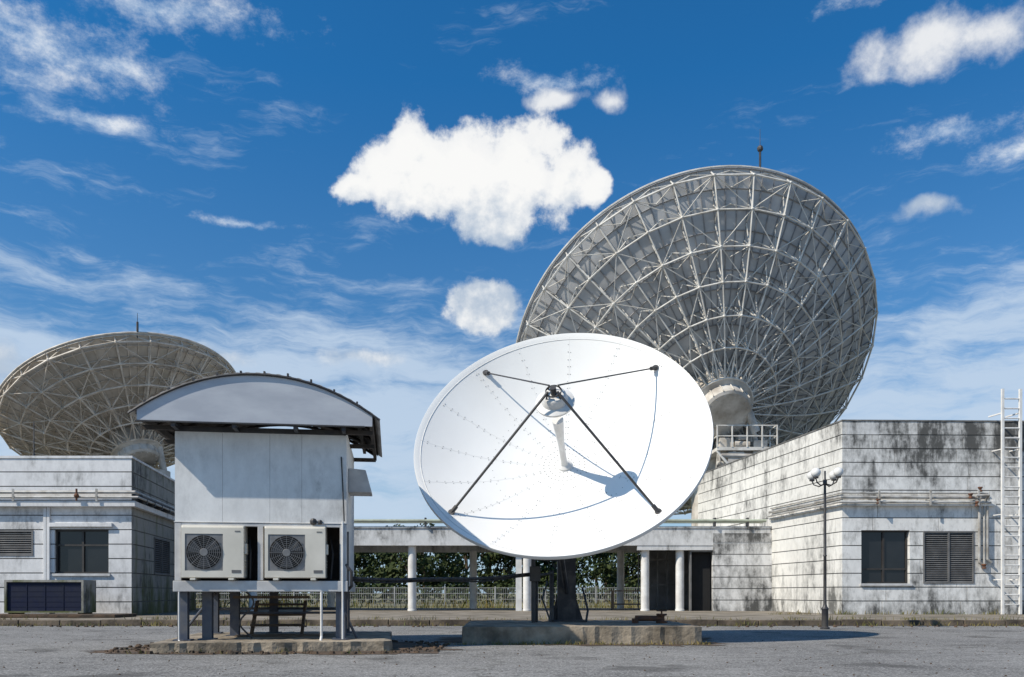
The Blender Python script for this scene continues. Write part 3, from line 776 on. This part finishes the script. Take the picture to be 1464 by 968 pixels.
# ------------------------------------------------------------------ lattice dishes
def lattice(Cc, bb, Rr, depth, hubr, T0, T1, nr, ns, sr, mskin, mstrut, mfin, hubback, rods):
    bb = Vector(bb).normalized(); V = Vector(Cc) - bb * depth; F = frame(bb, V)
    e = empty('satellite_dish', mw=F); f = Rr * Rr / (4 * depth)
    zf = lambda r: r * r / (4 * f)
    mb = MB()
    N = nr * 4
    mb.lathe([(Rr * i / 24, zf(Rr * i / 24)) for i in range(25)] + [(Rr, zf(Rr) - .06)] + [(Rr * i / 24, zf(Rr * i / 24) - .06) for i in range(23, 0, -1)], N)
    mb.obj('reflector', mskin, e, smooth=True, auto=35)
    S = lambda r, t, off=0: Vector((r * math.cos(t), r * math.sin(t), zf(r) - .06 - off))
    fn = MB(); nf = nr * 3
    for k in range(nf):
        t = 2 * math.pi * k / nf; r0 = hubr * 1.0 if k % 3 == 0 else Rr * .36
        m_ = 10
        for j in range(m_):
            ra = r0 + (Rr - r0) * j / m_; rb = r0 + (Rr - r0) * (j + 1) / m_
            fn.tube(S(ra, t, .03), S(rb, t, .03), sr * .7, 4, cap=False)
    for r in [Rr * q for q in (.28, .36, .44, .52, .60, .68, .76, .84, .92, .995)]:
        for k in range(nf):
            t, t2 = 2 * math.pi * k / nf, 2 * math.pi * (k + 1) / nf; fn.tube(S(r, t, .03), S(r, t2, .03), sr * .7, 4, cap=False)
    fn.obj('panel_fins', mfin, e)
    Tk = lambda r: T0 + (T1 - T0) * ((r - hubr) / (Rr - hubr)) ** .8
    rs = [hubr + (Rr - hubr) * j / ns for j in range(ns + 1)]
    rs[-1] = Rr * .985
    B = lambda r, t: S(r, t, Tk(r))
    st = MB(); dt = 2 * math.pi / nr
    for k in range(nr):
        t = k * dt; tn = t + dt; th = t + dt / 2
        for j, r in enumerate(rs):
            st.tube(B(r, t), B(r, tn), sr * (1.2 if j in (0, ns) else 1.0), 5, cap=False)
            st.tube(B(r, t), S(r, t), sr * .8, 4, cap=False)
            if 0 < j:
                st.tube(B(r, t), S(r, th), sr * .6, 4, cap=False); st.tube(B(r, t), S(r, t - dt / 2), sr * .6, 4, cap=False)
            if j < ns:
                r2 = rs[j + 1]; rm = (r + r2) / 2
                st.tube(B(r, t), B(r2, t), sr * 1.0, 5, cap=False)
                st.tube(B(r2, t), S(rm, t), sr * .65, 4, cap=False); st.tube(B(r, t), S(rm, t), sr * .65, 4, cap=False)
                if (k + j) % 2: st.tube(B(r, t), B(r2, tn), sr * .6, 4, cap=False)
                else: st.tube(B(r2, t), B(r, tn), sr * .6, 4, cap=False)
                if j > 1 and j % 2:
                    st.tube(B(r2, t), S(rm, th), sr * .5, 4, cap=False); st.tube(B(r2, t), S(rm, t - dt / 2), sr * .5, 4, cap=False)
    st.obj('backing_truss', mstrut, e)
    rim = MB(); n2 = nr * 4
    for k in range(n2):
        t, t2 = 2 * math.pi * k / n2, 2 * math.pi * (k + 1) / n2; rim.tube(S(Rr, t, -.04), S(Rr, t2, -.04), sr * 1.3, 6, cap=False)
    rim.obj('rim', mstrut, e)
    nd = MB()
    for k in range(nr):
        for r in rs[1:]: nd.ball(B(r, k * dt), sr * 2.0, 6, 4)
    nd.obj('truss_nodes', mstrut, e)
    hb = MB(); z0 = zf(hubr) - .06
    hb.lathe([(hubr * .9, z0), (hubr, z0 - T0 * .25), (hubr, z0 - T0 - .02), (hubr * .82, z0 - T0 - .1), (hubr * .82, z0 - T0 - hubback), (hubr * .74, z0 - T0 - hubback - .08), (0, z0 - T0 - hubback - .08)], 32)
    for k in range(16):
        t = 2 * math.pi * k / 16; c, s_ = math.cos(t), math.sin(t)
        hb.tube((hubr * 1.02 * c, hubr * 1.02 * s_, z0 - .1), (hubr * 1.02 * c, hubr * 1.02 * s_, z0 - T0), sr * 1.2, 5)
        hb.tube((hubr * .84 * c, hubr * .84 * s_, z0 - T0 - .1), (hubr * .84 * c, hubr * .84 * s_, z0 - T0 - hubback), sr * .8, 5)
        hb.ball((hubr * .66 * c, hubr * .66 * s_, z0 - T0 - hubback - .08), .04, 6, 4)
    hb.obj('hub', M_hub, e, smooth=True, auto=30)
    hp = F @ Vector((0, 0, z0 - T0 - hubback))
    if rods:
        q = F @ S(Rr, math.pi / 2 + rods[0], -.04); rd = MB(); rd.tube(q - Vector((0, 0, .2)), q + Vector((0, 0, rods[1])), .02, 5, .008); rd.tube(q, q + Vector((0, 0, rods[1] * .55)), .045, 6)
        if rods[1] > 1.2: rd.ball(q + Vector((.0, 0, rods[1] * .5)), .13, 8, 6)
        o = rd.obj('lightning_rod', M_post, e); o.matrix_parent_inverse = F.inverted()
    return e, F, hp, bb

e, F2, hp, bb = lattice((8.667, 40, 11.75), (-.138, .733, .666), 8.69, 2.9, 1.4, 1.25, .42, 32, 6, .037, M_skin, M_steelw, M_fin, .6, (.05, 1.6))
mb = MB()
def wadd(mb_, name, m_, **k):
    o = mb_.obj(name, m_, e, **k); o.matrix_parent_inverse = F2.inverted(); return o
tx, ty = 10.2, 39.6
mb.lathe([(1.7, 0), (1.7, 6.0), (1.2, 6.3), (1.2, 7.2)], 24, Matrix.Translation((tx, ty, 0)))
wadd(mb, 'pedestal_tower', M_hub, smooth=True, auto=30)
mb = MB(); pz = 7.0; pa, pb_, pc, pd = 8.9, 11.5, 36.4, 40.4
mb.box(pa, pb_, pc, pd, pz, pz + .14)
for (x, y) in [(pa + i * (pb_ - pa) / 4, pc) for i in range(5)] + [(pa, pc + i) for i in range(1, 4)] + [(pb_, pc + i) for i in range(1, 4)]:
    mb.box(x - .025, x + .025, y - .025, y + .025, pz + .14, pz + 1.1)
for zz in (.6, 1.06):
    mb.box(pa, pb_, pc - .02, pc + .02, pz + zz, pz + zz + .04); mb.box(pa - .02, pa + .02, pc + .02, pd, pz + zz, pz + zz + .04); mb.box(pb_ - .02, pb_ + .02, pc + .02, pd, pz + zz, pz + zz + .04)
for x in (pa + .1, pa + .8, pb_ - .3): mb.tube((x, pc + .1, pz), (tx - .9, ty - 1, 5.2), .07, 6)
mb.tube((9.0, 36.8, pz - .5), (11.4, 36.8, pz - .5), .08, 6); mb.tube((8.9, 36.5, pz), (9.9, 36.5, pz - 1.2), .06, 6)
wadd(mb, 'service_platform', M_steelw)
mb = MB()
mb.box(9.1, 9.7, 36.7, 37.4, pz + .14, pz + .60); mb.box(10.6, 11.2, 36.8, 37.4, pz + .14, pz + .5)
mb.tube((9.75, 36.8, pz + .32), (10.4, 36.8, pz + .32), .17, 12); mb.box(9.9, 10.25, 36.65, 37.2, pz + .50, pz + .72)
mb.tube((9.1, 36.55, pz - .2), (11.3, 36.55, pz - .25), .12, 10); mb.box(9.4, 10.1, 36.5, 37.0, pz - .6, pz - .05); mb.box(10.5, 10.9, 36.5, 36.9, pz - .45, pz - .02)
mb.path([(9.0, 36.6, pz + .2), (9.05, 36.5, pz - .5), (9.5, 36.7, pz - 1.0)], .05)
wadd(mb, 'drive_motors', M_hub)
mb = MB()
hv = Vector(hp)
for s_ in (-1, 1):
    a_ = Vector((tx + s_ * 1.0, ty - .3, pz)); c_ = hv + bb * 1.2 + Vector((s_ * 1.3, 0, 0))
    mb.tube(a_, c_, .20, 8); mb.tube(a_ + Vector((0, 1.0, 0)), c_, .14, 8)
mb.tube(hv + bb * .2 + Vector((.95, -.1, .2)), Vector((10.9, 37.2, pz + .1)), .12, 10)
mb.tube(hv + bb * .5 + Vector((.95, -.1, .2)), Vector((10.75, 37.0, pz + .9)), .2, 10)
wadd(mb, 'jack_and_yoke', M_hub, smooth=True, auto=40)

e, F3, hp, bb = lattice((-16.60, 36, 8.732), (-.359, .275, .892), 4.88, 1.5, 1.0, .75, .25, 24, 5, .034, M_skinL, M_strutL, M_strutL, .35, (-.35, .75))
F2 = F3
mb = MB(); mb.lathe([(1.3, 0), (1.3, 4.2), (.9, 4.6), (.9, hp.z - .4)], 24, Matrix.Translation((hp.x + .1, hp.y + .6, 0)))
mb.tube((hp.x - 1, hp.y + .6, 5), (hp.x - .7, hp.y + .3, hp.z + .6), .14); mb.tube((hp.x + 1, hp.y + .6, 5), (hp.x + .7, hp.y + .3, hp.z + .6), .14)
wadd(mb, 'pedestal_tower', M_hub, smooth=True, auto=30)
mb = MB(); mb.tube((-15.1, 26.5, 4.4), (-15.1, 26.5, 6.2), .03, 6, .015); mb.tube((-15.1, 26.5, 4.4), (-15.1, 26.5, 5.2), .045, 6)
mb.obj('roof_mast', M_post, bL)

# ------------------------------------------------------------------ street lamp
lp = empty('street_lamp', (6.9, 18.5, .004))
mb = MB(); H_ = .18
mb.lathe([(0, 0), (.10, 0), (.10, .04), (.07, .06), (.07, .42), (.085, .45), (.05, .50), (.036, .56), (.032, 1.6), (.045, 1.62), (.032, 1.65), (.026, 3.0 + H_), (.045, 3.02 + H_), (.045, 3.10 + H_), (.02, 3.14 + H_), (.02, 3.3 + H_), (0, 3.32 + H_)], 16)
for k in range(4):
    t = R(35) + k * math.pi / 2; c, s_ = math.cos(t), math.sin(t)
    pts = [Vector((c * .02, s_ * .02, 3.02 + H_)), Vector((c * .15, s_ * .15, 2.98 + H_)), Vector((c * .28, s_ * .28, 3.03 + H_)), Vector((c * .33, s_ * .33, 3.12 + H_))]
    mb.path(pts, .014, 6); mb.lathe([(0, 3.12 + H_), (.055, 3.12 + H_), (.06, 3.15 + H_), (0, 3.16 + H_)], 12, Matrix.Translation((c * .33, s_ * .33, 0)))
mb.obj('post_and_arms', M_dark, lp, smooth=True, auto=40)
mb = MB()
for k in range(4):
    t = R(35) + k * math.pi / 2; mb.ball((math.cos(t) * .33, math.sin(t) * .33, 3.245 + H_), .105, 20, 12)
mb.obj('globes', M_globe, lp, smooth=True)

# ------------------------------------------------------------------ sun, sky
s = Vector((-.64, -.34, .69)).normalized()
el = math.asin(s.z); az = math.atan2(s.x, s.y)
sd = bpy.data.lights.new('sun', 'SUN'); sd.energy = 5.0; sd.angle = R(.5); sd.color = (1, .92, .80)
so = bpy.data.objects.new('sun', sd); scene.collection.objects.link(so)
so.rotation_euler = s.to_track_quat('Z', 'Y').to_euler()

w = bpy.data.worlds.new('World'); scene.world = w; w.use_nodes = True
T = NT(w.node_tree); w.node_tree.nodes.clear()
tc = T.new('ShaderNodeTexCoord'); D = T.vm('NORMALIZE', tc.outputs['Generated'])
sky = T.new('ShaderNodeTexSky'); sky.sky_type = 'NISHITA'; sky.sun_disc = False; sky.sun_elevation = el; sky.sun_rotation = az % (2 * math.pi)
sky.air_density = 1.0; sky.dust_density = .6; sky.ozone_density = 3.0
z_ = T.sep(D)[2]
deep = T.mix(T.mr(z_, .10, .52), (.78, 1.0, 1.12), (.20, .92, 1.36))
skyc = T.mix(1.0, sky.outputs[0], deep, 'MULTIPLY')
wp = T.vm('MULTIPLY', T.vm('SUBTRACT', T.noise(D, 9, 3, .6).outputs['Color'], (.5, .5, .5)), (.06, .06, .05))
DW = T.vm('ADD', D, wp)
def puffs(lst, vec, k=.25):
    out = None
    for q in lst:
        u, v, rx = q[:3]; rz = q[3] if len(q) > 3 else rx
        L = math.sqrt(1 + u * u + v * v); c = (u / L, 1 / L, v / L)
        n = T.new('ShaderNodeVectorMath', operation='MULTIPLY_ADD')
        sc = (L / rx, .5 * L / rx, L / rz)
        T.put(n.inputs[0], vec); n.inputs[1].default_value = sc; n.inputs[2].default_value = tuple(-a_ * b_ for a_, b_ in zip(c, sc))
        d = T.vm('LENGTH', n.outputs[0])
        out = d if out is None else T.m('SMOOTH_MIN', out, d, k)
    return T.m('SUBTRACT', 1.0, out)
main = [(-.150, .492, .052, .048), (-.102, .510, .060), (-.045, .499, .058), (.008, .507, .060), (.060, .478, .048), (-.025, .450, .052, .040), (-.183, .476, .028), (.092, .474, .026),
        (-.035, .345, .060, .032)]
small = [(.500, .655, .095, .032), (.56, .668, .05, .026),
         (.055, .592, .040, .013), (.112, .597, .028, .016), (.494, .454, .045, .010), (-.185, .28, .075, .018), (-.62, .275, .09, .025), (-.36, .28, .05, .014)]
n1 = T.noise(D, 16, 9, .62).outputs[0]
fb = T.m('MULTIPLY', T.m('SUBTRACT', n1, .5), 1.8)
H1 = T.m('ADD', puffs(main, DW), fb); H2 = T.m('ADD', puffs(small, DW), T.m('MULTIPLY', fb, 1.25))
fo = T.m('MULTIPLY', T.m('SUBTRACT', T.noise(T.vm('ADD', D, (-.008, 0, .012)), 16, 5, .62).outputs[0], .5), 1.8)
zc = T.m('ADD', z_, T.m('MULTIPLY', T.sep(wp)[2], .6))
vert = T.m('MAXIMUM', T.mr(zc, .375, .45, 0, 1), T.m('MULTIPLY', T.mr(zc, .335, .29, 0, 1), T.mr(zc, .27, .33, .2, 1)))
lit = T.mr(T.m('ADD', T.m('MULTIPLY', vert, .9), T.m('MULTIPLY', T.m('SUBTRACT', fb, fo), 1.2)), -.05, .80, 0, 1, True)
brk = puffs([(-.58, .66, .19, .055), (-.42, .70, .20, .030), (-.47, .630, .12, .020), (-.485, .557, .10, .014), (.52, .545, .09, .024), (.62, .53, .07, .02), (.4, .705, .05, .014), (.06, .615, .10, .018), (-.33, .445, .08, .008)], DW)
fa = T.noise(T.vm('MULTIPLY', D, (1, 1, 1.6)), 24, 6, .70).outputs[0]
Bk = T.m('ADD', T.m('ADD', brk, T.m('MULTIPLY', fb, .5)), T.m('MULTIPLY', T.m('SUBTRACT', fa, .5), 2.4))
rot = T.vm('ADD', T.vm('MULTIPLY', D, (1, 1, 5.5)), T.vm('MULTIPLY', wp, (2, 2, 5)))
w1 = T.noise(rot, 5.5, 8, .66).outputs[0]
w2 = T.noise(T.vm('MULTIPLY', D, (1, 1, 2.5)), 1.8, 1, .5).outputs[0]
cov = T.m('MULTIPLY', T.mr(z_, .38, .20, 0, 1, True), T.mr(z_, -.05, .12, .2, 1))
wv = T.m('ADD', T.m('ADD', w1, T.m('MULTIPLY', cov, .27)), T.m('MULTIPLY', T.m('SUBTRACT', w2, .5), .4))
wd_ = T.mr(wv, .55, .88, 0, .85, True)
hd = T.m('MULTIPLY', T.mr(H1, .04, .36, 0, 1, True), T.mr(H1, .0, .6, .85, 1))
sdn = T.mr(H2, .02, .85, 0, .85, True)
bd = T.mr(Bk, .15, 1.5, 0, .9, True)
K = 1.0 / .1
hc = T.mix(lit, (.47 * K, .56 * K, .68 * K), (.95 * K, .95 * K, .94 * K))
bc = T.mix(T.mr(fa, .4, .7), (.50 * K, .64 * K, .82 * K), (.85 * K, .88 * K, .92 * K))
wc = (.55 * K, .67 * K, .82 * K)
haze = T.mr(z_, .30, .02, 0, .55, True)
col = T.mix(haze, skyc, (.38 * K, .55 * K, .78 * K))
col = T.mix(wd_, col, wc)
col = T.mix(bd, col, bc); col = T.mix(sdn, col, hc); col = T.mix(hd, col, hc)
bg = T.new('ShaderNodeBackground'); bg.inputs[1].default_value = .1; T.put(bg.inputs[0], col)
wo = T.new('ShaderNodeOutputWorld'); T.put(wo.inputs[0], bg.outputs[0])

# ------------------------------------------------------------------ camera
cd = bpy.data.cameras.new('camera'); co = bpy.data.objects.new('camera', cd); scene.collection.objects.link(co)
co.location = (0, 0, .8); co.rotation_euler = (R(90), 0, 0)
cd.sensor_width = 36; cd.lens = 29.5; cd.shift_y = 364 / 1464; cd.clip_end = 6000
scene.camera = co
scene.view_settings.view_transform = 'Standard'; scene.view_settings.look = 'None'; scene.view_settings.exposure = 0
